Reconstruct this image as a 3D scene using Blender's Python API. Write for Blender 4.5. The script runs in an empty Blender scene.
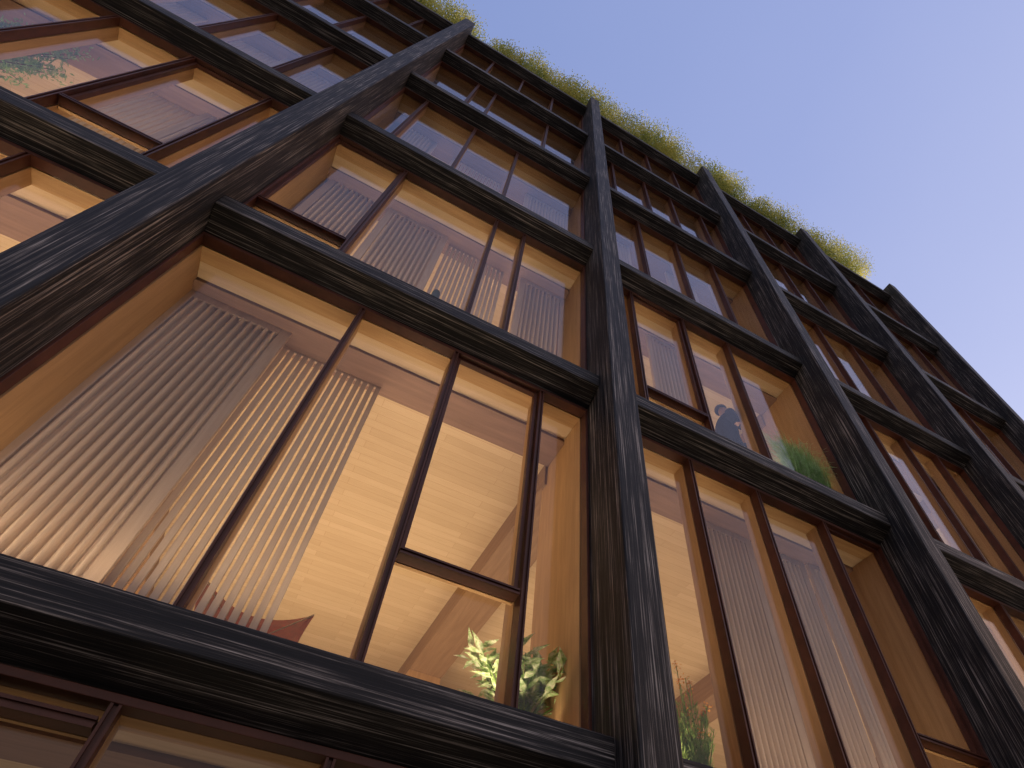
import bpy, bmesh, math, random
from mathutils import Vector, Matrix
random.seed(7)
scene = bpy.context.scene
col = scene.collection
ZG = 1.9                                   # camera height above the pavement

# ------------------------------------------------------------------ camera
cam = bpy.data.cameras.new('camera')
co = bpy.data.objects.new('camera', cam)
col.objects.link(co)
cam.sensor_fit = 'HORIZONTAL'; cam.sensor_width = 36.0
cam.lens = 604.57 / 1024 * 36
cam.shift_x = -(555.576 - 512) / 1024
cam.shift_y = (430.344 - 384) / 1024
cam.clip_start = 0.05; cam.clip_end = 3000
M = Matrix(((0.87951374, -0.39279391, -0.26864201, 0),
            (-0.47472905, -0.68509125, -0.55252359, 0),
            (0.03298361, 0.61348425, -0.78901784, ZG),
            (0, 0, 0, 1)))
co.matrix_world = M
scene.camera = co

# ------------------------------------------------------------------ sky, sun, exposure
SUN_EL, SUN_AZ = 14.0, 88.0                # azimuth measured from +Y towards +X
world = bpy.data.worlds.new('World'); scene.world = world
world.use_nodes = True
wn = world.node_tree; wn.nodes.clear()
sky = wn.nodes.new('ShaderNodeTexSky'); sky.sky_type = 'NISHITA'; sky.sun_disc = False
sky.sun_elevation = math.radians(SUN_EL); sky.sun_rotation = math.radians(SUN_AZ)
sky.air_density = 1.0; sky.dust_density = 1.5; sky.ozone_density = 2.0
mixs = wn.nodes.new('ShaderNodeMixRGB'); mixs.blend_type = 'MIX'
mixs.inputs[0].default_value = 0.8
tcw = wn.nodes.new('ShaderNodeTexCoord')
dotn = wn.nodes.new('ShaderNodeVectorMath'); dotn.operation = 'DOT_PRODUCT'
dotn.inputs[1].default_value = (0.62, -0.15, -0.76)    # thin high haze thickens towards the horizon
mr = wn.nodes.new('ShaderNodeMapRange'); mr.inputs[1].default_value = -1.0; mr.inputs[2].default_value = 0.15
rmp = wn.nodes.new('ShaderNodeValToRGB')
rmp.color_ramp.elements[0].position = 0.0; rmp.color_ramp.elements[0].color = (2.3, 3.15, 6.3, 1)
rmp.color_ramp.elements[1].position = 1.0; rmp.color_ramp.elements[1].color = (6.3, 6.6, 9.4, 1)
e = rmp.color_ramp.elements.new(0.45); e.color = (3.5, 4.2, 7.5, 1)
cn = wn.nodes.new('ShaderNodeTexNoise'); cn.inputs['Scale'].default_value = 2.2; cn.inputs['Detail'].default_value = 6
cm = wn.nodes.new('ShaderNodeMath'); cm.operation = 'MULTIPLY_ADD'; cm.inputs[1].default_value = 0.16; cm.inputs[2].default_value = -0.08
ca = wn.nodes.new('ShaderNodeMath'); ca.operation = 'ADD'
bg = wn.nodes.new('ShaderNodeBackground'); bg.inputs[1].default_value = 0.104
wo = wn.nodes.new('ShaderNodeOutputWorld')
L = wn.links.new
L(tcw.outputs['Generated'], dotn.inputs[0]); L(dotn.outputs['Value'], mr.inputs[0])
L(tcw.outputs['Generated'], cn.inputs['Vector']); L(cn.outputs[0], cm.inputs[0])
L(mr.outputs[0], ca.inputs[0]); L(cm.outputs[0], ca.inputs[1]); L(ca.outputs[0], rmp.inputs[0])
L(sky.outputs[0], mixs.inputs[1]); L(rmp.outputs[0], mixs.inputs[2])
sep = wn.nodes.new('ShaderNodeSeparateXYZ'); L(tcw.outputs['Generated'], sep.inputs[0])
mh = wn.nodes.new('ShaderNodeMapRange'); mh.inputs[1].default_value = 0.0; mh.inputs[2].default_value = 0.62
mh.inputs[3].default_value = 0.95; mh.inputs[4].default_value = 0.0; L(sep.outputs[2], mh.inputs[0])
mixh = wn.nodes.new('ShaderNodeMixRGB'); mixh.inputs[2].default_value = (5.4, 4.3, 3.7, 1)   # warm haze low in the sky
L(mh.outputs[0], mixh.inputs[0]); L(mixs.outputs[0], mixh.inputs[1])
my = wn.nodes.new('ShaderNodeMapRange'); my.inputs[1].default_value = -0.30; my.inputs[2].default_value = -0.80
my.inputs[3].default_value = 0.0; my.inputs[4].default_value = 0.8; L(sep.outputs[1], my.inputs[0])
mixy = wn.nodes.new('ShaderNodeMixRGB'); mixy.inputs[2].default_value = (5.6, 5.0, 5.3, 1)   # rosy evening glow over the street
L(my.outputs[0], mixy.inputs[0]); L(mixh.outputs[0], mixy.inputs[1])
gd = wn.nodes.new('ShaderNodeVectorMath'); gd.operation = 'DOT_PRODUCT'; gd.inputs[1].default_value = (0.968, -0.12, 0.22)
gm = wn.nodes.new('ShaderNodeMapRange'); gm.interpolation_type = 'SMOOTHSTEP'; gm.inputs[1].default_value = 0.89; gm.inputs[2].default_value = 1.0
L(tcw.outputs['Generated'], gd.inputs[0]); L(gd.outputs['Value'], gm.inputs[0])
mixg = wn.nodes.new('ShaderNodeMixRGB'); mixg.inputs[2].default_value = (22, 12.5, 7, 1)   # sunset glow down the street
L(gm.outputs[0], mixg.inputs[0]); L(mixy.outputs[0], mixg.inputs[1])
L(mixg.outputs[0], bg.inputs[0]); L(bg.outputs[0], wo.inputs[0])
sd = bpy.data.lights.new('sun', 'SUN'); sd.energy = 4.2; sd.angle = math.radians(0.5); sd.color = (1, 0.86, 0.66)
so = bpy.data.objects.new('sun', sd); col.objects.link(so)
ev, av = math.radians(SUN_EL), math.radians(SUN_AZ)
sv = Vector((math.sin(av) * math.cos(ev), math.cos(av) * math.cos(ev), math.sin(ev)))
so.rotation_euler = sv.to_track_quat('Z', 'Y').to_euler()
scene.view_settings.view_transform = 'Standard'; scene.view_settings.look = 'None'
scene.view_settings.exposure = 0.15; scene.view_settings.gamma = 1
scene.view_settings.use_curve_mapping = False
try:
    scene.cycles.max_bounces = 8; scene.cycles.transparent_max_bounces = 16
except Exception: pass

# ------------------------------------------------------------------ materials
def nodes(name):
    m = bpy.data.materials.new(name); m.use_nodes = True
    nt = m.node_tree; b = nt.nodes['Principled BSDF']
    return m, nt, b
def ramp(nt, stops):
    r = nt.nodes.new('ShaderNodeValToRGB'); e = r.color_ramp.elements
    e[0].position, e[0].color = stops[0][0], (*stops[0][1], 1)
    e[1].position, e[1].color = stops[-1][0], (*stops[-1][1], 1)
    for p, c in stops[1:-1]:
        k = e.new(p); k.color = (*c, 1)
    return r
def coords(nt, scale, rot=(0, 0, 0)):
    tc = nt.nodes.new('ShaderNodeTexCoord'); mp = nt.nodes.new('ShaderNodeMapping')
    mp.inputs['Scale'].default_value = scale; mp.inputs['Rotation'].default_value = rot
    nt.links.new(tc.outputs['Object'], mp.inputs['Vector']); return mp
def noise(nt, mp, scale, detail=4, rough=0.6, dist=0.0):
    n = nt.nodes.new('ShaderNodeTexNoise'); n.inputs['Scale'].default_value = scale
    n.inputs['Detail'].default_value = detail; n.inputs['Roughness'].default_value = rough
    n.inputs['Distortion'].default_value = dist
    nt.links.new(mp.outputs[0], n.inputs['Vector']); return n
def math_n(nt, op, a, b):
    n = nt.nodes.new('ShaderNodeMath'); n.operation = op
    for i, v in enumerate((a, b)):
        if isinstance(v, (int, float)): n.inputs[i].default_value = v
        else: nt.links.new(v, n.inputs[i])
    return n.outputs[0]

def charred(name, axis):
    m, nt, b = nodes(name)
    s = [1, 1, 1]; s[axis] = 0.011
    mp = coords(nt, s)
    fine = noise(nt, mp, 105, 6, 0.68, 0.12)
    s2 = [1, 1, 1]; s2[axis] = 0.018
    mp2 = coords(nt, s2)
    broad = noise(nt, mp2, 24, 5, 0.65, 0.5)
    mp3 = coords(nt, (1, 1, 1))
    blot = noise(nt, mp3, 2.2, 4, 0.6, 0.5)
    v = math_n(nt, 'MULTIPLY', fine.outputs[0], 0.72)
    v = math_n(nt, 'ADD', v, math_n(nt, 'MULTIPLY', broad.outputs[0], 0.19))
    v = math_n(nt, 'ADD', v, math_n(nt, 'MULTIPLY', blot.outputs[0], 0.09))
    r = ramp(nt, [(0.42, (0.0035, 0.0028, 0.0024)), (0.495, (0.011, 0.009, 0.0078)), (0.535, (0.045, 0.038, 0.033)),
                  (0.575, (0.16, 0.138, 0.120)), (0.63, (0.44, 0.39, 0.34))])
    nt.links.new(v, r.inputs[0]); nt.links.new(r.outputs[0], b.inputs['Base Color'])
    b.inputs['Roughness'].default_value = 0.62
    b.inputs['Specular IOR Level'].default_value = 0.35
    bm_ = nt.nodes.new('ShaderNodeBump'); bm_.inputs['Strength'].default_value = 0.75; bm_.inputs['Distance'].default_value = 0.006
    nt.links.new(v, bm_.inputs['Height']); nt.links.new(bm_.outputs[0], b.inputs['Normal'])
    return m
def wood(name, axis, dark, light, rough=0.5, board=None, scale=22):
    """board = (across axis, board width) adds fine joints between boards"""
    m, nt, b = nodes(name)
    s = [1, 1, 1]; s[axis] = 0.07
    mp = coords(nt, s)
    n1 = noise(nt, mp, scale, 5, 0.62, 0.6)
    mp2 = coords(nt, (1, 1, 1)); n2 = noise(nt, mp2, 0.9, 3)
    v = math_n(nt, 'ADD', math_n(nt, 'MULTIPLY', n1.outputs[0], 0.75), math_n(nt, 'MULTIPLY', n2.outputs[0], 0.25))
    mid = tuple((a + c) / 2 for a, c in zip(dark, light))
    r = ramp(nt, [(0.3, dark), (0.5, mid), (0.68, light)])
    nt.links.new(v, r.inputs[0]); out = r.outputs[0]
    if board is not None:
        br = nt.nodes.new('ShaderNodeTexBrick')
        br.inputs['Scale'].default_value = 1.0
        br.inputs['Brick Width'].default_value = 1.35; br.inputs['Row Height'].default_value = board
        br.inputs['Mortar Size'].default_value = 0.0016; br.inputs['Mortar Smooth'].default_value = 0.3
        br.inputs['Color1'].default_value = (1, 1, 1, 1); br.inputs['Color2'].default_value = (0.88, 0.86, 0.82, 1)
        br.inputs['Mortar'].default_value = (0.66, 0.56, 0.46, 1)
        tc = coords(nt, (1, 1, 1)); nt.links.new(tc.outputs[0], br.inputs['Vector'])
        mx = nt.nodes.new('ShaderNodeMixRGB'); mx.blend_type = 'MULTIPLY'; mx.inputs[0].default_value = 1
        nt.links.new(out, mx.inputs[1]); nt.links.new(br.outputs[0], mx.inputs[2]); out = mx.outputs[0]
    nt.links.new(out, b.inputs['Base Color']); b.inputs['Roughness'].default_value = rough
    b.inputs['Specular IOR Level'].default_value = 0.3
    return m
def plain(name, c, rough=0.5, metal=0.0, var=0.15, scale=8, spec=0.5):
    m, nt, b = nodes(name)
    mp = coords(nt, (1, 1, 1)); n = noise(nt, mp, scale, 5)
    r = ramp(nt, [(0.3, tuple(v * (1 - var) for v in c)), (0.7, tuple(min(1, v * (1 + var)) for v in c))])
    nt.links.new(n.outputs[0], r.inputs[0]); nt.links.new(r.outputs[0], b.inputs['Base Color'])
    b.inputs['Roughness'].default_value = rough; b.inputs['Metallic'].default_value = metal
    b.inputs['Specular IOR Level'].default_value = spec
    return m
def leafmat(name, stops, scale=6, trans=0.35):
    m, nt, b = nodes(name)
    mp = coords(nt, (1, 1, 1)); n = noise(nt, mp, scale, 4, 0.7)
    r = ramp(nt, stops); nt.links.new(n.outputs[0], r.inputs[0])
    nt.links.new(r.outputs[0], b.inputs['Base Color']); b.inputs['Roughness'].default_value = 0.55
    tr = nt.nodes.new('ShaderNodeBsdfTranslucent'); nt.links.new(r.outputs[0], tr.inputs[0])
    mx = nt.nodes.new('ShaderNodeMixShader'); mx.inputs[0].default_value = trans
    nt.links.new(b.outputs[0], mx.inputs[1]); nt.links.new(tr.outputs[0], mx.inputs[2])
    nt.links.new(mx.outputs[0], nt.nodes['Material Output'].inputs[0])
    return m
def glassmat():
    m, nt, b = nodes('window_glass'); nt.nodes.remove(b)
    lw = nt.nodes.new('ShaderNodeLayerWeight'); lw.inputs[0].default_value = 0.5
    p = math_n(nt, 'POWER', lw.outputs['Facing'], 5.0)
    f = math_n(nt, 'ADD', math_n(nt, 'MULTIPLY', p, 0.72), 0.015)
    t = nt.nodes.new('ShaderNodeBsdfTransparent'); t.inputs[0].default_value = (0.95, 0.94, 0.93, 1)
    g = nt.nodes.new('ShaderNodeBsdfGlossy'); g.inputs['Roughness'].default_value = 0.0
    g.inputs[0].default_value = (1, 0.98, 1, 1)
    mx = nt.nodes.new('ShaderNodeMixShader')
    nt.links.new(f, mx.inputs[0]); nt.links.new(t.outputs[0], mx.inputs[1]); nt.links.new(g.outputs[0], mx.inputs[2])
    nt.links.new(mx.outputs[0], nt.nodes['Material Output'].inputs[0])
    return m

CH_V = charred('charred_timber_upright', 2)
CH_H = charred('charred_timber_level', 0)
BRONZE = plain('bronze_frame', (0.085, 0.027, 0.015), 0.45, 0.0, 0.3, 5, 0.3)
WOODX = wood('oak_lining_level', 0, (0.36, 0.21, 0.095), (0.54, 0.34, 0.165), 0.5)
WOODZ = wood('oak_lining_upright', 2, (0.42, 0.25, 0.12), (0.60, 0.38, 0.19), 0.5)
GLU = wood('glulam', 1, (0.22, 0.125, 0.062), (0.32, 0.195, 0.105), 0.55)
CEIL = wood('ceiling_boards', 0, (0.60, 0.445, 0.275), (0.67, 0.51, 0.325), 0.6, board=0.095, scale=40)
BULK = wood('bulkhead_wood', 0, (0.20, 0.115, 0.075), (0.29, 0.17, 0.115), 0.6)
PALE = wood('pale_soffit', 0, (0.50, 0.36, 0.22), (0.62, 0.46, 0.30), 0.6)
FLOORM = wood('oak_floor', 0, (0.33, 0.22, 0.12), (0.46, 0.32, 0.19), 0.5, board=0.12)
WALLM = plain('plaster', (0.62, 0.48, 0.34), 0.85, 0, 0.05, 3, 0.2)
SCRW = wood('screen_wood', 2, (0.56, 0.42, 0.30), (0.70, 0.55, 0.41), 0.6)
SCRF = wood('screen_frame_wood', 2, (0.48, 0.345, 0.24), (0.62, 0.47, 0.34), 0.55)
GLASS = glassmat()
LEATHER = plain('red_leather', (0.30, 0.03, 0.02), 0.45, 0, 0.25, 20)
STEEL = plain('pale_steel_rod', (0.62, 0.55, 0.48), 0.3, 0.8, 0.05)
POT = plain('clay_pot', (0.34, 0.17, 0.10), 0.8, 0, 0.15, 12, 0.3)
SOIL = plain('soil', (0.05, 0.035, 0.025), 0.95, 0, 0.3, 40, 0.1)
BARK = plain('bark', (0.14, 0.095, 0.06), 0.85, 0, 0.3, 30, 0.2)
LF_VAR = leafmat('variegated_leaf', [(0.36, (0.22, 0.42, 0.12)), (0.5, (0.55, 0.70, 0.36)), (0.60, (0.82, 0.86, 0.66))], 30, 0.45)
LF_GRASS = leafmat('bright_grass_blade', [(0.3, (0.26, 0.48, 0.12)), (0.5, (0.46, 0.68, 0.28)), (0.7, (0.70, 0.84, 0.50))], 14, 0.6)
LF_TREE = leafmat('indoor_tree_leaf', [(0.3, (0.08, 0.19, 0.05)), (0.5, (0.20, 0.34, 0.10)), (0.7, (0.42, 0.52, 0.24))], 9, 0.35)
LF_DARK = leafmat('deep_green_leaf', [(0.3, (0.02, 0.045, 0.02)), (0.7, (0.05, 0.10, 0.035))], 9, 0.1)
LF_STEM = leafmat('fresh_stem', [(0.3, (0.16, 0.32, 0.06)), (0.7, (0.38, 0.55, 0.14))], 12, 0.45)
LF_ROOF = leafmat('roof_shrub_leaf', [(0.32, (0.15, 0.24, 0.08)), (0.43, (0.36, 0.40, 0.11)), (0.53, (0.58, 0.55, 0.15)), (0.70, (0.72, 0.66, 0.26))], 1.6, 0.6)
PETAL = leafmat('orange_petal', [(0.3, (0.55, 0.16, 0.03)), (0.7, (0.75, 0.42, 0.06))], 30, 0.3)
SKIN = plain('skin', (0.42, 0.24, 0.16), 0.55, 0, 0.08)
SUIT = plain('dark_suit', (0.012, 0.011, 0.011), 0.9, 0, 0.15, 30, 0.2)
SHIRT = plain('pale_shirt', (0.6, 0.58, 0.56), 0.8, 0, 0.05)
HAIR = plain('dark_hair', (0.03, 0.02, 0.015), 0.6, 0, 0.2, 40)

# ------------------------------------------------------------------ mesh helpers
class MB:
    def __init__(s): s.v, s.f, s.m = [], [], []
    def add(s, vs, fs, mi=0):
        k = len(s.v); s.v += [tuple(v) for v in vs]
        for f in fs: s.f.append([k + i for i in f]); s.m.append(mi)
    def box(s, x0, x1, y0, y1, z0, z1, mi=0):
        s.add([(x0, y0, z0), (x1, y0, z0), (x1, y1, z0), (x0, y1, z0), (x0, y0, z1), (x1, y0, z1), (x1, y1, z1), (x0, y1, z1)],
              [(0, 3, 2, 1), (4, 5, 6, 7), (0, 1, 5, 4), (1, 2, 6, 5), (2, 3, 7, 6), (3, 0, 4, 7)], mi)
    def profx(s, x0, x1, prof, mi=0):
        """extrude a (y, z) profile from x0 to x1"""
        n = len(prof)
        s.add([(x0, y, z) for y, z in prof] + [(x1, y, z) for y, z in prof],
              [tuple(range(n)), tuple(range(2 * n - 1, n - 1, -1))] + [(i, i + n, (i + 1) % n + n, (i + 1) % n) for i in range(n)], mi)
    def tube(s, pts, r, n=6, mi=0):
        pts = [Vector(p) for p in pts]; rs = r if isinstance(r, (list, tuple)) else [r] * len(pts)
        vs, fs = [], []
        for i, p in enumerate(pts):
            d = (pts[min(i + 1, len(pts) - 1)] - pts[max(i - 1, 0)]).normalized()
            a = d.orthogonal().normalized(); b = d.cross(a)
            for k in range(n):
                t = 2 * math.pi * k / n
                vs.append(p + (a * math.cos(t) + b * math.sin(t)) * rs[i])
        for i in range(len(pts) - 1):
            for k in range(n):
                fs.append((i * n + k, i * n + (k + 1) % n, (i + 1) * n + (k + 1) % n, (i + 1) * n + k))
        fs.append(tuple(range(n - 1, -1, -1))); fs.append(tuple((len(pts) - 1) * n + k for k in range(n)))
        s.add(vs, fs, mi)
    def lathe(s, c, prof, n=20, mi=0):
        vs, fs = [], []
        for r, z in prof:
            for k in range(n):
                t = 2 * math.pi * k / n; vs.append((c[0] + r * math.cos(t), c[1] + r * math.sin(t), c[2] + z))
        for i in range(len(prof) - 1):
            for k in range(n):
                fs.append((i * n + k, i * n + (k + 1) % n, (i + 1) * n + (k + 1) % n, (i + 1) * n + k))
        s.add(vs, fs, mi)
    def leaf(s, p, d, up, l, w, mi=0, bend=0.15):
        d = d.normalized(); sd = d.cross(up)
        if sd.length < 1e-4: sd = d.orthogonal()
        sd.normalize(); nrm = sd.cross(d)
        m1 = p + d * l * 0.45
        s.add([p, m1 + sd * w * 0.5 + nrm * w * bend, p + d * l - nrm * l * bend, m1 - sd * w * 0.5 + nrm * w * bend, m1],
              [(0, 1, 4), (1, 2, 4), (0, 4, 3), (4, 2, 3)], mi)
    def build(s, name, mats, parent=None, bevel=0.0, smooth=False, recalc=False):
        me = bpy.data.meshes.new(name); me.from_pydata(s.v, [], s.f)
        if not isinstance(mats, (list, tuple)): mats = [mats]
        for m in mats: me.materials.append(m)
        if len(mats) > 1: me.polygons.foreach_set('material_index', s.m)
        if smooth: me.polygons.foreach_set('use_smooth', [True] * len(me.polygons))
        if recalc:
            b = bmesh.new(); b.from_mesh(me); bmesh.ops.recalc_face_normals(b, faces=b.faces); b.to_mesh(me); b.free()
        me.update()
        o = bpy.data.objects.new(name, me); col.objects.link(o)
        if parent is not None: put(o, parent)
        if bevel:
            bv = o.modifiers.new('bevel', 'BEVEL'); bv.width = bevel; bv.segments = 2; bv.limit_method = 'ANGLE'
        return o
def put(o, parent):
    """parent o (modelled in world coordinates) under parent"""
    o.parent = parent
    p = parent; off = Vector((0, 0, 0))
    while p is not None:
        off += p.location; p = p.parent
        if p is not None and p.type == 'MESH': pass
    o.matrix_parent_inverse = Matrix.Translation(-base_of(parent))
def base_of(p):
    return Vector(p['_b']) if '_b' in p else Vector((0, 0, 0))
def empty(name, loc, label, cat, group=None):
    o = bpy.data.objects.new(name, None); col.objects.link(o); o.location = loc
    o.empty_display_size = 0.2
    o['_b'] = tuple(loc); o['label'] = label; o['category'] = cat
    if group: o['group'] = group
    return o
def tag(o, label, cat, group=None):
    o['label'] = label; o['category'] = cat
    if group: o['group'] = group
    return o
def structure(o): o['kind'] = 'structure'; return o

# ------------------------------------------------------------------ dimensions (x right, y into the house, z up)
XB, PITCH, CW = 1.721, 3.754, 0.2576
YC, YB, YF = 2.437, 2.652, 2.870
YG = YF + 0.095                      # glass
YW = YF + 0.25                       # back of wooden mullions
YR = YF + 0.41                       # back of the reveal
YK = 3.65                            # back of the bulkhead
YBACK = 11.0
ZB = [z + ZG for z in (1.502, 4.929, 8.324, 11.828, 15.203, 18.502)]
BH, DS = 0.188, 0.115
COLTOP = 18.86 + ZG
cx = lambda k: XB + k * PITCH        # left edge of column k (-2 .. 3)
HEAD = 0.337                         # beam top to window head

# ------------------------------------------------------------------ ground
g = MB(); g.box(-600, 600, -600, 600, -0.3, 0)
def paving():
    m, nt, b = nodes('paving')
    br = nt.nodes.new('ShaderNodeTexBrick'); br.inputs['Scale'].default_value = 1
    br.inputs['Brick Width'].default_value = 0.9; br.inputs['Row Height'].default_value = 0.45; br.inputs['Mortar Size'].default_value = 0.006
    br.inputs['Color1'].default_value = (0.060, 0.057, 0.053, 1); br.inputs['Color2'].default_value = (0.045, 0.043, 0.040, 1); br.inputs['Mortar'].default_value = (0.02, 0.02, 0.02, 1)
    tc = coords(nt, (1, 1, 1)); nt.links.new(tc.outputs[0], br.inputs['Vector']); nt.links.new(br.outputs[0], b.inputs['Base Color'])
    b.inputs['Roughness'].default_value = 0.8
    return m
structure(g.build('pavement', paving()))

# ------------------------------------------------------------------ the building
bld = empty('timber_building', (XB + PITCH / 2, YF, 0),
            'tall building with a grid of blackened timber columns and beams around warm lit windows', 'building')
for k in range(-2, 4):
    m = MB(); m.box(cx(k), cx(k) + CW, YC, YF + 0.02, 0, COLTOP)
    m.build('column', CH_V, bld, bevel=0.014)
    m = MB(); m.box(cx(k) + 0.02, cx(k) + CW - 0.02, YF + 0.022, YR - .002, 0, ZB[5] - 0.1)     # wall core behind the column
    m.build('pier', CH_V, bld)
for a in range(-2, 3):
    x0, x1 = cx(a) + CW - 0.002, cx(a + 1) + 0.002
    for i, zt in enumerate(ZB):
        m = MB()
        m.profx(x0, x1, [(YB, zt - BH), (YB, zt - 0.006), (YF + 0.02, zt), (YF + 0.02, zt - BH - DS)])
        m.build('beam', CH_H, bld, bevel=0.010, recalc=True)
# floors with their ceilings, one slab a storey
X0, X1 = cx(-2) + CW, cx(3)
for i, zt in enumerate(ZB):
    m = MB()
    m.box(X0, X1, YR + 0.004, YBACK, zt - 0.32, zt + 0.11)
    m.build('ceiling', [CEIL], bld)
    m = MB(); m.box(X0, X1, YR + 0.004, YBACK, zt + 0.114, zt + 0.13)
    if i < 5: m.build('floor', FLOORM, bld)
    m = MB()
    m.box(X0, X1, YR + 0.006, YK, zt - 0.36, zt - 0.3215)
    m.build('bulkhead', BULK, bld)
    m = MB()                                         # spandrel behind the beam
    m.box(X0, X1, YF + 0.024, YR, zt - 0.29, zt + 0.02)
    m.build('spandrel', WOODX, bld)
m = MB(); m.box(X0 - 0.2, X1 + 0.2, YBACK, YBACK + 0.3, 0, ZB[5]); m.build('rear_wall', WALLM, bld)
for k in (-2, 3):
    m = MB(); m.box(cx(k) + 0.02, cx(k) + CW - 0.02, YR + 0.2, YBACK + 0.3, 0, ZB[5] - 0.1); m.build('end_wall', WALLM, bld)
m = MB(); m.box(cx(-2) + 0.02, X1 + CW, YF + 0.03, YBACK + 0.3, ZB[5] + 0.112, ZB[5] + 0.16); m.build('roof', plain('roof_felt', (0.08, 0.08, 0.08), 0.9), bld)
# glulam frames inside: cross beams on posts
for k in range(-1, 3):
    xc = cx(k) + CW / 2 + 0.06
    for i, zt in enumerate(ZB):
        m = MB(); m.box(xc - 0.225, xc + 0.225, YK + 0.002, YBACK, zt - 0.62, zt - 0.322); m.build('cross_beam', GLU, bld)
        zf = ZB[i - 1] + 0.13 if i else 0.0
        m = MB(); m.box(xc - 0.222, xc + 0.222, 7.5, 7.95, zf, zt - 0.622); m.build('post', WOODZ, bld)
        m = MB(); m.box(cx(k) - .012, cx(k) + CW + .012, YR + 0.001, YK + 0.10, zf, zt - 0.3625); m.build('return_wall', WOODZ, bld)

# windows: fractions of the bay where the mullions stand, panes with a transom and its height
WIN = {
 (-1, 0): ([.377, .624], [0], 9), (-1, 1): ([.377, .621, .863], [2], .845), (-1, 2): ([.252, .617, .733], [0], .66),
 (-1, 3): ([.122, .378, .612], [], 0), (-1, 4): ([.257, .372, .738], [], 0), (-1, 5): ([.24, .485, .735], [], 0),
 (0, 0): ([.26, .5, .76], [], 0), (0, 1): ([.262, .503, .76], [3], .84), (0, 2): ([.14, .391, .624], [1], .68),
 (0, 3): ([.262, .507, .755], [], 0), (0, 4): ([.145, .394, .606, .86], [], 0), (0, 5): ([.264, .506, .762], [], 0),
 (1, 0): ([.25, .5, .75], [], 0), (1, 1): ([.24, .479, .72], [], 0), (1, 2): ([.11, .345, .58, .805], [], 0),
 (1, 3): ([.2, .45, .729], [], 0), (1, 4): ([.26, .5, .74], [], 0), (1, 5): ([.14, .39, .62, .86], [], 0),
 (2, 0): ([.25, .5, .75], [], 0), (2, 1): ([.14, .39, .62], [], 0), (2, 2): ([.26, .5, .76], [], 0),
 (2, 3): ([.38, .62], [], 0), (2, 4): ([.26, .5, .76], [], 0), (2, 5): ([.14, .39, .62], [], 0),
 (-2, 0): ([.25, .5, .75], [], 0), (-2, 1): ([.23, .48, .725], [], 0), (-2, 2): ([.11, .353, .587, .838], [3], .74),
 (-2, 3): ([.2, .46, .728], [], 0), (-2, 4): ([.12, .36, .603], [], 0), (-2, 5): ([.26, .5, .76], [], 0),
}
def window(a, i):
    fr, tr, trz = WIN[(a, i)]
    xl, xr = cx(a) + CW, cx(a + 1)
    zb = (ZB[i - 1] + 0.0) if i else 0.05
    zt = ZB[i] - HEAD
    m = MB()          # bronze frame ring: thin lip outside, standing proud of the glass
    j = 0.022
    zl = ZB[i] - BH - DS          # underside of the beam at the frame
    m.box(xl + .001, xr - .001, YF + .001, YG, zt - 0.003, zl + 0.0)
    m.box(xl + .001, xl + j, YF + .004, YG, zb, zt - 0.004)
    m.box(xr - j, xr - .001, YF + .004, YG, zb, zt - 0.004)
    m.box(xl + j + .001, xr - j - .001, YF + .006, YG, zb + 0.002, zb + 0.045)
    w = m.build('window', BRONZE, bld, bevel=0.003)
    # wooden lining: frame, then the paler reveal
    m = MB()
    m.box(xl + .004, xr - .004, YG + .012, YW, zt, zt + 0.03)
    m.box(xl + .004, xl + j + .004, YG + .012, YR, zb, zt - 0.001, 1)
    m.box(xr - j - .004, xr - .004, YG + .012, YR, zb, zt - 0.001, 1)
    m.box(xl + j + .005, xr - j - .005, YG + .012, YR - .1, zb, zb + 0.03)
    m.box(xl + .004, xr - .004, YW + .001, YR, zt + 0.012, zt + 0.034, 2)
    m.build('lining', [WOODX, WOODZ, PALE], w)
    xs = [xl] + [xl + f * (xr - xl) for f in fr] + [xr]
    for x in xs[1:-1]:
        m = MB(); h = 0.0215
        m.box(x - h, x + h, YF + .020, YG, zb + 0.046, zt - 0.004)
        m.box(x - h, x - h + .012, YF + .004, YF + .021, zb + 0.046, zt - 0.004)
        m.box(x + h - .012, x + h, YF + .004, YF + .021, zb + 0.046, zt - 0.004)
        m.box(x - h, x + h, YG + .012, YW, zb + 0.051, zt - 0.001, 1)
        m.build('mullion', [BRONZE, WOODZ], w)
    for p in tr:
        if trz == 9: z = zt - 0.085
        else: z = ZB[i - 1] + trz
        m = MB()
        xa = xs[p] + (0.031 if p else j + .001); xb = xs[p + 1] - (0.031 if p + 1 < len(xs) - 1 else j + .001)
        m.box(xa, xb, YF + .014, YG, z - 0.022, z + 0.022)
        m.box(xa, xb, YF + .002, YF + .013, z - 0.022, z - 0.008)
        m.box(xa, xb, YF + .002, YF + .013, z + 0.008, z + 0.022)
        m.box(xa, xb, YG + .012, YG + .04, z - 0.022, z + 0.022, 1)
        m.build('transom', [BRONZE, WOODX], w)
        if trz == 9: continue
        # opening light: a slim sash inside the pane
        m = MB(); s = 0.028
        m.box(xa, xb, YF + .045, YG - .004, zt - 0.004 - s, zt - 0.005)
        m.box(xa, xa + s, YF + .045, YG - .004, z + 0.023, zt - 0.005 - s)
        m.box(xb - s, xb, YF + .045, YG - .004, z + 0.023, zt - 0.005 - s)
        m.build('sash', BRONZE, w)
    m = MB(); m.box(xl + j * .5, xr - j * .5, YG + .002, YG + .010, zb + 0.03, zt + 0.0); m.build('glass', GLASS, w)
for a in range(-2, 3):
    for i in range(6): window(a, i)

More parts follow.
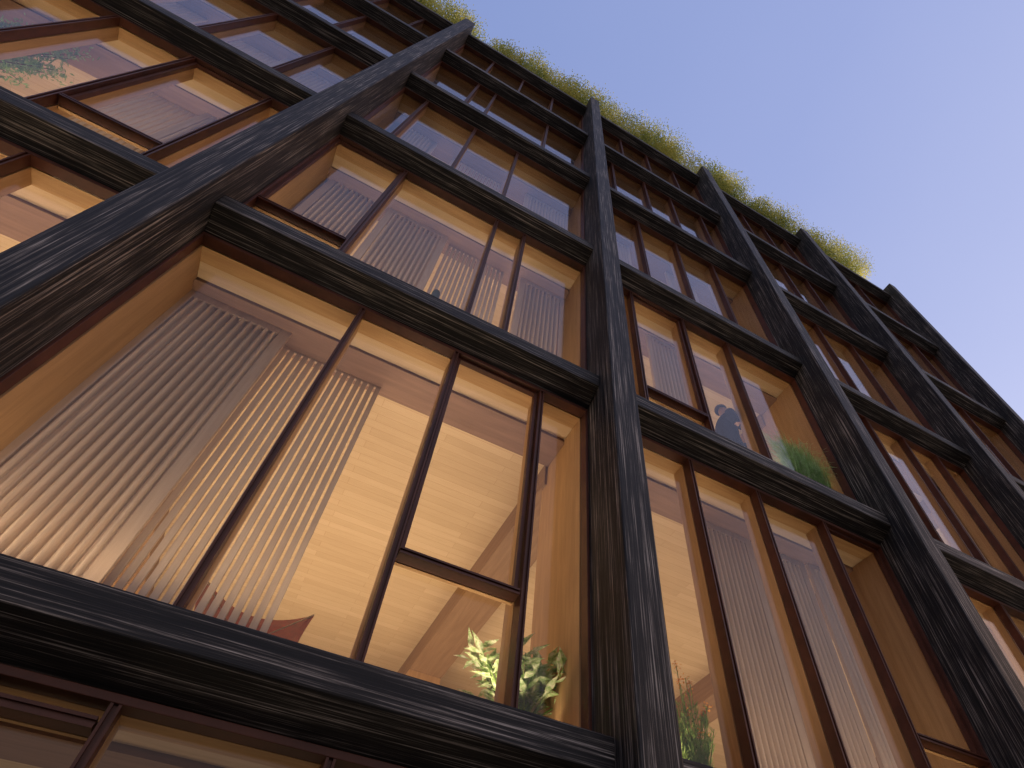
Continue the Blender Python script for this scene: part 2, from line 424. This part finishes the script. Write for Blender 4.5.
# room lights: warm uplights on each floor of each bay
def room_light(a, i, power, c=(1.0, 0.775, 0.52)):
    zf = ZB[i - 1] + 0.2 if i else 0.1
    ld = bpy.data.lights.new('room_lamp', 'AREA'); ld.shape = 'RECTANGLE'; ld.size = 3.0; ld.size_y = 2.4
    ld.energy = power; ld.color = c
    lo = bpy.data.objects.new('room_lamp', ld); col.objects.link(lo)
    lo.location = (cx(a) + CW / 2 + PITCH / 2, 6.0, zf); lo.rotation_euler = (math.pi, 0, 0)
    # linear sill uplight along the inside of the window
    ld = bpy.data.lights.new('sill_lamp', 'AREA'); ld.shape = 'RECTANGLE'; ld.size = PITCH - CW - .15; ld.size_y = 0.05
    ld.spread = math.radians(75); ld.energy = 11.5 * SW[i] * (1.0 if a < 0 else .6 if a == 0 else .3); ld.color = c
    lo = bpy.data.objects.new('sill_lamp', ld); col.objects.link(lo)
    lo.location = (cx(a) + CW / 2 + PITCH / 2, YR - .04, zf - .05); lo.rotation_euler = (math.pi - .06, 0, 0)
PW = {0: 26, 1: 84, 2: 66, 3: 34, 4: 8, 5: 3}
SW = {0: 0.10, 1: 1.0, 2: 1.0, 3: 0.22, 4: 0.04, 5: 0.02}
for a in range(-2, 3):
    for i in range(6):
        f = 1.0 if a in (-1, -2) else 0.55
        if i == 0: f *= 0.6
        room_light(a, i, PW[i] * f)

# ------------------------------------------------------------------ screens
ROWN = {1: 'lowest full window row', 2: 'second window row', 3: 'third window row', 4: 'fourth window row'}
BAYN = {-2: 'far left bay', -1: 'large central bay', 0: 'bay right of the upright middle column', 1: 'second bay from the right end'}
def zrange(i, y): return (ZB[i - 1] + 0.135, ZB[i] - 0.361)
def slats(i, x0, x1, y, label, pitch=0.0605, w=0.042, d=0.030):
    z0, z1 = zrange(i, y)
    r = empty('slatted_screen', ((x0 + x1) / 2, y, z0), label, 'slatted screen', 'wooden screens behind the windows')
    m = MB(); n = int((x1 - x0) / pitch)
    for k in range(n + 1):
        x = x0 + k * pitch; t = random.uniform(-.0015, .0015)
        m.box(x - w / 2 + t, x + w / 2 + t, y - d / 2, y + d / 2, z0, z1 - 0.03)
    m.build('slats', SCRW, r, bevel=0.003)
    m = MB(); m.box(x0 - w / 2, x0 + n * pitch + w / 2, y - 0.012, y + 0.012, z1 - 0.03, z1); m.build('head_rail', SCRF, r)
def fluted(i, x0, x1, y, label, pitch=0.062):
    z0, z1 = zrange(i, y)
    r = empty('fluted_screen', ((x0 + x1) / 2, y, z0), label, 'fluted screen', 'wooden screens behind the windows')
    st = min(0.085, (x1 - x0) * .12)
    m = MB()
    m.box(x0, x0 + st, y - .022, y + .022, z0, z1); m.box(x1 - st, x1, y - .022, y + .022, z0, z1)
    m.box(x0 + st, x1 - st, y - .022, y + .022, z1 - st, z1); m.box(x0 + st, x1 - st, y - .022, y + .022, z0, z0 + st)
    m.build('frame', SCRF, r, bevel=0.004)
    m = MB(); xa, xb = x0 + st + .001, x1 - st - .001; n = max(2, round((xb - xa) / pitch)); p = (xb - xa) / n; S = 8
    vs = []
    S = 10                                            # eight steps of rounded rib, two of sunk joint
    for k in range(n * S + 1):
        q = k % S; x = xa + p * k / S
        yy = y + .034 if q in (0, 9) else y + .012 - 0.046 * math.sin(math.pi * (q - 1) / 7) ** 0.7
        vs += [(x, yy, z0 + st), (x, yy, z1 - st)]
    m.add(vs, [(2 * k, 2 * k + 2, 2 * k + 3, 2 * k + 1) for k in range(n * S)])
    vs = [(xa, y + .036, z0 + st), (xb, y + .036, z0 + st), (xb, y + .036, z1 - st), (xa, y + .036, z1 - st)]
    m.add(vs, [(3, 2, 1, 0)])
    m.build('panel', SCRW, r, smooth=False)

fluted(1, -1.80, -0.93, 3.42, 'large fluted wooden screen in the big warm window, nearest the left diagonal column')
slats(1, -1.06, -0.06, 3.57, 'open slatted wooden screen beside the red chair in the big warm window')
slats(2, -1.74, -0.98, 3.52, 'bright slatted screen behind the transomed pane above the big warm window')
fluted(2, -0.93, -0.10, 3.42, 'fluted framed screen behind the wide pane directly above the big warm window')
slats(2, -0.04, 0.78, 3.50, 'bright slatted screen with dark pot plants before it, window above the big warm one')
fluted(2, 1.00, 1.72, 3.45, 'narrow fluted screen beside the upright middle column, above the big warm window')
slats(3, -0.60, 0.36, 3.52, 'slatted screen mid-window in the third window row left of the upright middle column')
fluted(3, 0.80, 1.72, 3.44, 'fluted framed screen in the third window row touching the upright middle column')
slats(4, -0.2, 0.7, 3.5, 'dim slatted screen in the fourth window row left of the upright middle column')
fluted(1, 3.36, 4.13, 3.50, 'wide fluted panel left of the thin bright gap in the tall window low at right')
fluted(1, 4.155, 4.90, 3.50, 'fluted panel in the middle of the tall window low at right')
fluted(1, 4.925, 5.45, 3.47, 'fluted panel at the right side of the tall window low at right')
fluted(2, 3.02, 3.62, 3.34, 'fluted screen in the window of the standing man, left of him')
fluted(3, 2.45, 3.02, 3.40, 'small fluted screen beside the leafy indoor tree right of the middle column')
slats(4, 2.6, 3.3, 3.45, 'dim slatted screen high up just right of the upright middle column')
slats(4, 4.0, 4.7, 3.45, 'dim slatted screen high up in the middle of its window right of the middle column')
fluted(2, 8.85, 9.62, 3.42, 'pale fluted panel in the long window between the second and third columns from the right')
fluted(1, 7.4, 8.3, 3.45, 'fluted panel in the bottom right corner window')
slats(2, -4.05, -3.30, 3.50, 'slatted screen right of the indoor tree in the upper left window')
fluted(2, -3.25, -2.60, 3.42, 'fluted screen edge in the upper left window nearest the diagonal column')
fluted(3, -3.62, -2.30, 3.42, 'fluted screen in the window above the indoor tree, nearest the diagonal column')
slats(3, -4.32, -3.68, 3.52, 'slatted screen in the middle of the window above the indoor tree')
slats(3, -5.5, -4.85, 3.50, 'slatted screen at the top edge of the picture, left window above the indoor tree')
slats(4, -3.6, -2.5, 3.48, 'dim slatted screen in the fourth window row left of the diagonal column')
fluted(4, 1.02, 1.70, 3.45, 'dim fluted panel in the fourth window row touching the upright middle column')
fluted(3, -1.72, -.95, 3.45, 'fluted screen in the third window row touching the diagonal column')
fluted(3, 3.9, 4.6, 3.45, 'fluted panel right of the small leafy tree, third window row')
slats(2, 6.4, 7.2, 3.50, 'slatted screen in the second window row, just right of the grass plant column')
fluted(0, -1.72, -1.0, 3.45, 'shadowed screen in the window at the bottom left corner')

# ------------------------------------------------------------------ plants
def pot(root, c, r, h):
    m = MB(); m.lathe(c, [(0.001, 0), (r * .72, 0), (r, h), (r * .9, h), (r * .88, h - .03), (0.001, h - .03)], 20)
    m.build('pot', POT, root, smooth=True)
def rnd(a): return random.uniform(-a, a)
def leafy_plant(c, R, H, n, L0, W0, label, mat, pr=0.16, ph=0.14):
    r = empty('leafy_plant', c, label, 'potted plant')
    c = Vector(c); pot(r, c, pr, ph)
    st, lf = MB(), MB()
    for k in range(n):
        t = 2 * math.pi * k / n * 2.4 + rnd(.3); out = R * random.uniform(.25, 1); top = H * random.uniform(.72, 1) * (1 - .3 * out / R)
        p0 = c + Vector((rnd(.04), rnd(.04), ph - .03)); p2 = c + Vector((math.cos(t) * out, math.sin(t) * out * .6, top))
        p1 = (p0 + p2) / 2 + Vector((0, 0, .12 * H))
        pts = [p0.lerp(p1, s / 4).lerp(p1.lerp(p2, s / 4), s / 4) for s in range(5)]
        st.tube(pts, [.006, .006, .005, .004, .003], 5)
        for q in range(9):
            s = .35 + .65 * q / 8; p = p0.lerp(p1, s).lerp(p1.lerp(p2, s), s); a = q * 2.4 + k
            d = Vector((math.cos(a), math.sin(a), random.uniform(.1, .9)))
            lf.leaf(p, d, Vector((0, 0, 1)), L0 * random.uniform(.7, 1.2), W0 * random.uniform(.8, 1.2), 0, .09)
    st.build('stems', LF_STEM, r); lf.build('leaves', mat, r)
def grass_plant(c, R, H, n, label, ph=0.3, wx=1.0):
    r = empty('grass_plant', c, label, 'potted plant'); c = Vector(c)
    m = MB(); m.box(c.x - .5 * wx, c.x + .5 * wx, c.y - .055, c.y + .055, c.z, c.z + ph); m.build('planter', POT, r, bevel=.01)
    b = MB()
    for k in range(n):
        x = rnd(.45 * wx); t = random.uniform(0, 2 * math.pi); o = R * random.uniform(.1, 1); h = H * random.uniform(.6, 1)
        p0 = c + Vector((x, rnd(.04), ph - .02)); w = random.uniform(.004, .008)
        d = Vector((math.cos(t), math.sin(t) * .35, 0)); sd = Vector((-d.y, d.x, 0)).normalized() if d.length else Vector((1, 0, 0))
        vs = []; S = 6
        for s in range(S + 1):
            u = s / S; p = p0 + d * o * u * u + Vector((0, 0, (h - ph) * (u - .28 * u * u * u)))
            if u > .8: p.z -= (u - .8) * .25 * H
            ww = w * (1 - u * .92); vs += [p - sd * ww, p + sd * ww]
        b.add(vs, [(2 * s, 2 * s + 1, 2 * s + 3, 2 * s + 2) for s in range(S)])
    b.build('blades', LF_GRASS, r)
def flower_plant(c, label):
    r = empty('flowering_plant', c, label, 'potted plant'); c = Vector(c); pot(r, c, .13, .12)
    st, lf, fl = MB(), MB(), MB()
    for k in range(48):
        tall = k < 6
        h = random.uniform(.68, .98) if tall else random.uniform(.3, .66)
        x, y = rnd(.06), rnd(.05); tx, ty = x + rnd(.13), y + rnd(.07)
        if tall: tx -= .03
        p0 = c + Vector((x, y, .10)); p1 = c + Vector((tx, ty, h)); n = 7
        st.tube([p0, p0.lerp(p1, .5) + Vector((rnd(.01), 0, 0)), p1], .003, 4)
        for q in range(8 if tall else 34):
            p = p0.lerp(p1, random.uniform(.1, .97)); a = random.uniform(0, 6.28)
            lf.leaf(p, Vector((math.cos(a), math.sin(a), 1.1)), Vector((0, 0, 1)), .055, .010, 0, .05)
        if tall or k % 3 == 0:
            for q in range(16):
                a = random.uniform(0, 6.28); p = p1 + Vector((rnd(.02), rnd(.02), rnd(.03)))
                fl.leaf(p, Vector((math.cos(a), math.sin(a), rnd(.6))), Vector((0, 0, 1)), .024, .013, 0, .2)
    st.build('stems', LF_STEM, r); lf.build('leaves', LF_STEM, r); fl.build('flowers', PETAL, r)
def small_tree(c, R, H, label, n=26, leaf=(.07, .018), mat=None, crown=(0, 0, 0), ys=.5, per=26, zlo=.45, ph=.32):
    r = empty('indoor_tree', c, label, 'indoor tree'); c = Vector(c); pot(r, c, .2, ph)
    br, lf = MB(), MB(); ctr = c + Vector(crown) + Vector((0, 0, H * .55))
    fork = c + Vector((crown[0] * .3, crown[1] * .3, H * zlo))
    br.tube([c + Vector((0, 0, ph - .04)), c + Vector((.02, .01, H * .25)), fork], [.024, .019, .015], 7)
    for k in range(n):
        a = 2.4 * k; el = random.uniform(-.1, 1.25); rr = R * random.uniform(.6, 1)
        p2 = fork + Vector((crown[0] * .7 + math.cos(a) * math.cos(el) * rr, crown[1] * .7 + math.sin(a) * math.cos(el) * rr * ys, math.sin(el) * (H * (1 - zlo)) * .95))
        p1 = fork.lerp(p2, .5) + Vector((rnd(.05), rnd(.03), .06 * H))
        P = [fork.lerp(p1, s / 6).lerp(p1.lerp(p2, s / 6), s / 6) for s in range(7)]
        br.tube(P, [.009, .008, .006, .005, .004, .003, .002], 5)
        for q in range(per):
            s = random.uniform(.35, 1.05); p = fork.lerp(p1, s).lerp(p1.lerp(p2, s), s) + Vector((rnd(.07), rnd(.05), rnd(.08)))
            d = Vector((rnd(1), rnd(1), rnd(.9) - .25))
            lf.leaf(p, d, Vector((0, 0, 1)), leaf[0] * random.uniform(.6, 1.2), leaf[1] * random.uniform(.8, 1.3), 0, .12)
    br.build('branches', BARK, r); lf.build('leaves', mat or LF_TREE, r)

fz = lambda i: ZB[i - 1] + 0.131
leafy_plant((1.50, 3.36, fz(1)), .46, .68, 46, .16, .054, 'bushy plant with pale green and cream leaves at the foot of the big warm window', LF_VAR)
flower_plant((2.80, 3.33, fz(1)), 'thin green plant with orange and yellow flowers right of the upright middle column')
grass_plant((4.98, 3.04, ZB[1] + 0.032), .55, 1.85, 1500, 'bright green spiky grass in the corner of the window of the standing man', .16, .62)
small_tree((3.62, 3.36, fz(3)), .30, 1.75, 'small round leafy tree in the third window row right of the middle column', 18, (.06, .024), None, (0, 0, 0), .5, 30, .45)
small_tree((-4.74, 3.34, fz(2)), .58, 3.0, 'feathery green indoor tree behind the glass in the upper left corner', 36, (.062, .018), None, (.02, 0, 0), .26, 70, .42)
def cactus(c, hs, label):
    r = empty('cactus', c, label, 'potted cactus'); c = Vector(c); pot(r, c, .12, .22); b = MB()
    for dx, h, rad in hs:
        n = 10; pr = [(rad * .8, .18), (rad, .3)] + [(rad, .3 + (h - .36) * k / 3) for k in (1, 2, 3)] + [(rad * .7, h - .02), (.001, h)]
        b.lathe(c + Vector((dx, 0, 0)), pr, n)
    b.build('stem', LF_DARK, r, smooth=True)
cactus((.10, 3.33, fz(2)), [(-.06, 1.25, .045), (.05, 1.05, .04), (.0, .9, .035)], 'dark upright cactus in front of the bright slats, left one of two')
cactus((.42, 3.33, fz(2)), [(0, 1.0, .045), (.08, .85, .035)], 'dark cactus in front of the bright slats, shorter right one of two')

# ------------------------------------------------------------------ butterfly chair
def butterfly(c, rz, label):
    r = empty('butterfly_chair', c, label, 'chair'); r.rotation_euler = (0, 0, rz)
    # seat sling over four corners: two tall horns behind, two low in front (local coords, facing -y)
    TL, TR, FL, FR = Vector((-.42, .34, 1.07)), Vector((.42, .34, 1.07)), Vector((-.34, -.30, .38)), Vector((.34, -.30, .38))
    N = 18; vs = []
    for i in range(N + 1):
        v = i / N
        for j in range(N + 1):
            u = j / N
            p = (FL.lerp(FR, u)).lerp(TL.lerp(TR, u), v)
            e = 4 * u * (1 - u); f = 4 * v * (1 - v)
            p.z -= .40 * e * (.55 + .45 * f) * (1 - .35 * v) + .12 * f
            p.z -= .06 * f * (1 - e)
            p.y += .10 * e * (v - .3) - .06 * f
            k = 1 - .16 * f; p.x *= k
            vs.append(p)
    s = MB(); s.add(vs, [(i * (N + 1) + j, i * (N + 1) + j + 1, (i + 1) * (N + 1) + j + 1, (i + 1) * (N + 1) + j) for i in range(N) for j in range(N)])
    me = s.build('sling', LEATHER, None, smooth=True); me.parent = r
    so_ = me.modifiers.new('thick', 'SOLIDIFY'); so_.thickness = .012
    fr = MB(); A, B = Vector((-.30, -.30, .01)), Vector((.30, -.30, .01)); Cc, D = Vector((-.30, .26, .01)), Vector((.30, .26, .01))
    for loop in ([TL, B, FR * 1, ], [TR, A, FL * 1], [TL, D, FL], [TR, Cc, FR]):
        fr.tube(loop, .008, 8)
    fo = fr.build('rod_frame', STEEL, None, smooth=True); fo.parent = r
butterfly((-0.20, 3.98, fz(1)), math.radians(8), 'dark red leather butterfly chair half hidden behind the slatted screen')

# ------------------------------------------------------------------ person
def skin_obj(name, vs, es, rad, mat, root, sub=2):
    me = bpy.data.meshes.new(name); me.from_pydata(vs, es, []); me.materials.append(mat)
    o = bpy.data.objects.new(name, me); col.objects.link(o); o.parent = root
    o.modifiers.new('skin', 'SKIN'); me.skin_vertices.new() if not me.skin_vertices else None
    for k, rr in enumerate(rad):
        sv_ = me.skin_vertices[0].data[k]; sv_.radius = rr if isinstance(rr, tuple) else (rr, rr)
    me.skin_vertices[0].data[0].use_root = True
    s = o.modifiers.new('sub', 'SUBSURF'); s.levels = sub; s.render_levels = sub
    for p in me.polygons: p.use_smooth = True
    return o
def person(c, rz, label):
    r = empty('person', c, label, 'person'); r.rotation_euler = (0, 0, rz)
    # local: facing +x, y left; height 1.9
    V, E_, R_ = [], [], []
    def a(p, rad, par=None):
        V.append(p); R_.append(rad)
        if par is not None: E_.append((par, len(V) - 1))
        return len(V) - 1
    pel = a((0, 0, 1.00), (.11, .09)); wai = a((0, 0, 1.16), (.10, .08), pel); che = a((.0, 0, 1.36), (.11, .085), wai)
    ncb = a((-.01, 0, 1.56), (.06, .06), che); nck = a((.01, 0, 1.63), .052, ncb)
    h1 = a((.03, 0, 1.70), (.058, .055), nck); h2 = a((.03, 0, 1.79), (.082, .068), h1); h3 = a((.015, 0, 1.855), (.062, .055), h2)
    for s in (1, -1):
        sh = a((0, .18 * s, 1.45), .045, che); el = a((.02, .25 * s, 1.21), .038, sh); fa = a((.17, .19 * s, 1.19), .036, el)
        wr = a((.30, .10 * s, 1.24), .026, fa); pa = a((.355, .075 * s, 1.26), (.032, .018), wr)
        for q, (oy, ln) in enumerate(((.026, .058), (.009, .068), (-.009, .064), (-.026, .050))):
            k1 = a((.39, .07 * s + oy * .9, 1.27), .0095, pa); k2 = a((.39 + ln * .55, .06 * s + oy, 1.262), .0085, k1)
            a((.39 + ln * .8, .05 * s + oy, 1.245), .0075, k2)
        t1 = a((.345, .05 * s, 1.285), .010, pa); a((.385, .03 * s, 1.295), .0085, t1)
        hp = a((0, .09 * s, .90), .075, pel); kn = a((.02, .10 * s, .50), .058, hp); an = a((-.01, .10 * s, .09), .036, kn); a((.14, .11 * s, .035), (.035, .03), an)
    skin_obj('body', V, E_, R_, SKIN, r)
    def loft(m, rings, n=20):                            # rings: (z, centre x, half depth, half width)
        vs = [(c_ + rx * math.cos(2 * math.pi * k / n), ry * math.sin(2 * math.pi * k / n), z) for z, c_, rx, ry in rings for k in range(n)]
        fs = [(q * n + k, q * n + (k + 1) % n, (q + 1) * n + (k + 1) % n, (q + 1) * n + k) for q in range(len(rings) - 1) for k in range(n)]
        m.add(vs, fs)
    m = MB()                                             # jacket
    loft(m, [(.86, 0, .135, .185), (.95, 0, .14, .185), (1.12, 0, .125, .165), (1.25, 0, .135, .18), (1.40, 0, .14, .21), (1.49, -.005, .115, .205), (1.54, -.01, .085, .13), (1.58, -.01, .062, .066)])
    for sd_ in (1, -1):
        m.tube([(-.005, .15 * sd_, 1.50), (0, .205 * sd_, 1.465), (.01, .235 * sd_, 1.34), (.02, .25 * sd_, 1.21), (.09, .225 * sd_, 1.18), (.18, .185 * sd_, 1.192), (.285, .112 * sd_, 1.232)],
               [.05, .072, .064, .056, .054, .048, .040], 12)
    jk = m.build('jacket', SUIT, None, smooth=True); jk.parent = r
    m = MB()
    for sd_ in (1, -1):
        m.tube([(0, .07 * sd_, .98), (0, .09 * sd_, .88), (.02, .10 * sd_, .50), (0, .10 * sd_, .09)], [.10, .108, .080, .066], 12)
    tr_ = m.build('trousers', SUIT, None, smooth=True); tr_.parent = r
    m = MB()                                             # hair cap
    n = 16; vs = []; fs = []
    for i in range(9):
        th = math.pi * .56 * i / 8
        for k in range(n):
            ph_ = 2 * math.pi * k / n; f = 1 - .30 * max(0, math.cos(ph_)) * (i / 8)
            vs.append((.012 + .098 * math.sin(th) * math.cos(ph_) * f, .080 * math.sin(th) * math.sin(ph_), 1.80 + .112 * math.cos(th)))
    for i in range(8):
        for k in range(n): fs.append((i * n + k, (i + 1) * n + k, (i + 1) * n + (k + 1) % n, i * n + (k + 1) % n))
    m.add(vs, fs); h = m.build('hair', HAIR, None, smooth=True); h.parent = r
    m = MB(); m.lathe((.104, 0, 1.755), [(.001, .0), (.013, -.012), (.009, .03), (.001, .045)], 8)
    h = m.build('nose', SKIN, None, smooth=True); h.parent = r
person((4.16, 3.36, fz(2)), math.radians(-22), 'man in a dark suit standing at the window with both hands raised before him')

# ------------------------------------------------------------------ roof shrubs
ORD = ['first', 'second', 'third', 'fourth', 'fifth', 'sixth', 'seventh', 'eighth', 'ninth', 'tenth', 'eleventh', 'twelfth', 'thirteenth',
       'fourteenth', 'fifteenth', 'sixteenth', 'seventeenth', 'eighteenth', 'nineteenth', 'twentieth', 'twenty-first', 'twenty-second']
def roof_shrub(x, s, label):
    z0 = ZB[5] + 0.16
    r = empty('roof_shrub', (x, 3.15, z0), label, 'shrub', 'shrubs along the roof edge')
    st, lf = MB(), MB(); base = Vector((x, 3.15, z0))
    lobes = [(Vector((x + rnd(.55), 2.95 + rnd(.25), z0 + random.uniform(.5, 1.25) * s)), random.uniform(.32, .55) * s) for _ in range(6)]
    lobes.append((Vector((x + rnd(.4), 2.78, z0 + .5 * s)), .38 * s))
    for p, rad in lobes:
        q = base + Vector((rnd(.12), rnd(.1), -.03)); st.tube([q, q.lerp(p, .5) + Vector((0, 0, .1)), p], [.02, .014, .006], 5)
        for k in range(1300):
            d = Vector((random.gauss(0, 1), random.gauss(0, 1), random.gauss(0, 1))).normalized()
            o = p + d * rad * (random.random() ** .45) * random.uniform(.8, 1.25)
            if o.z < z0: continue
            lf.leaf(o, d + Vector((rnd(.8), rnd(.8), rnd(.8))), Vector((0, 0, 1)), random.uniform(.03, .06), random.uniform(.018, .03), 0, .15)
    st.build('stems', BARK, r); lf.build('leaves', LF_ROOF, r)
xs = []; x = -5.2
while x < 13.0:
    xs.append(x); x += random.uniform(.85, 1.15)
for k, x in enumerate(xs):
    roof_shrub(x, random.uniform(.95, 1.4), 'yellow-green shrub on the roof edge, %s from the left' % ORD[k])
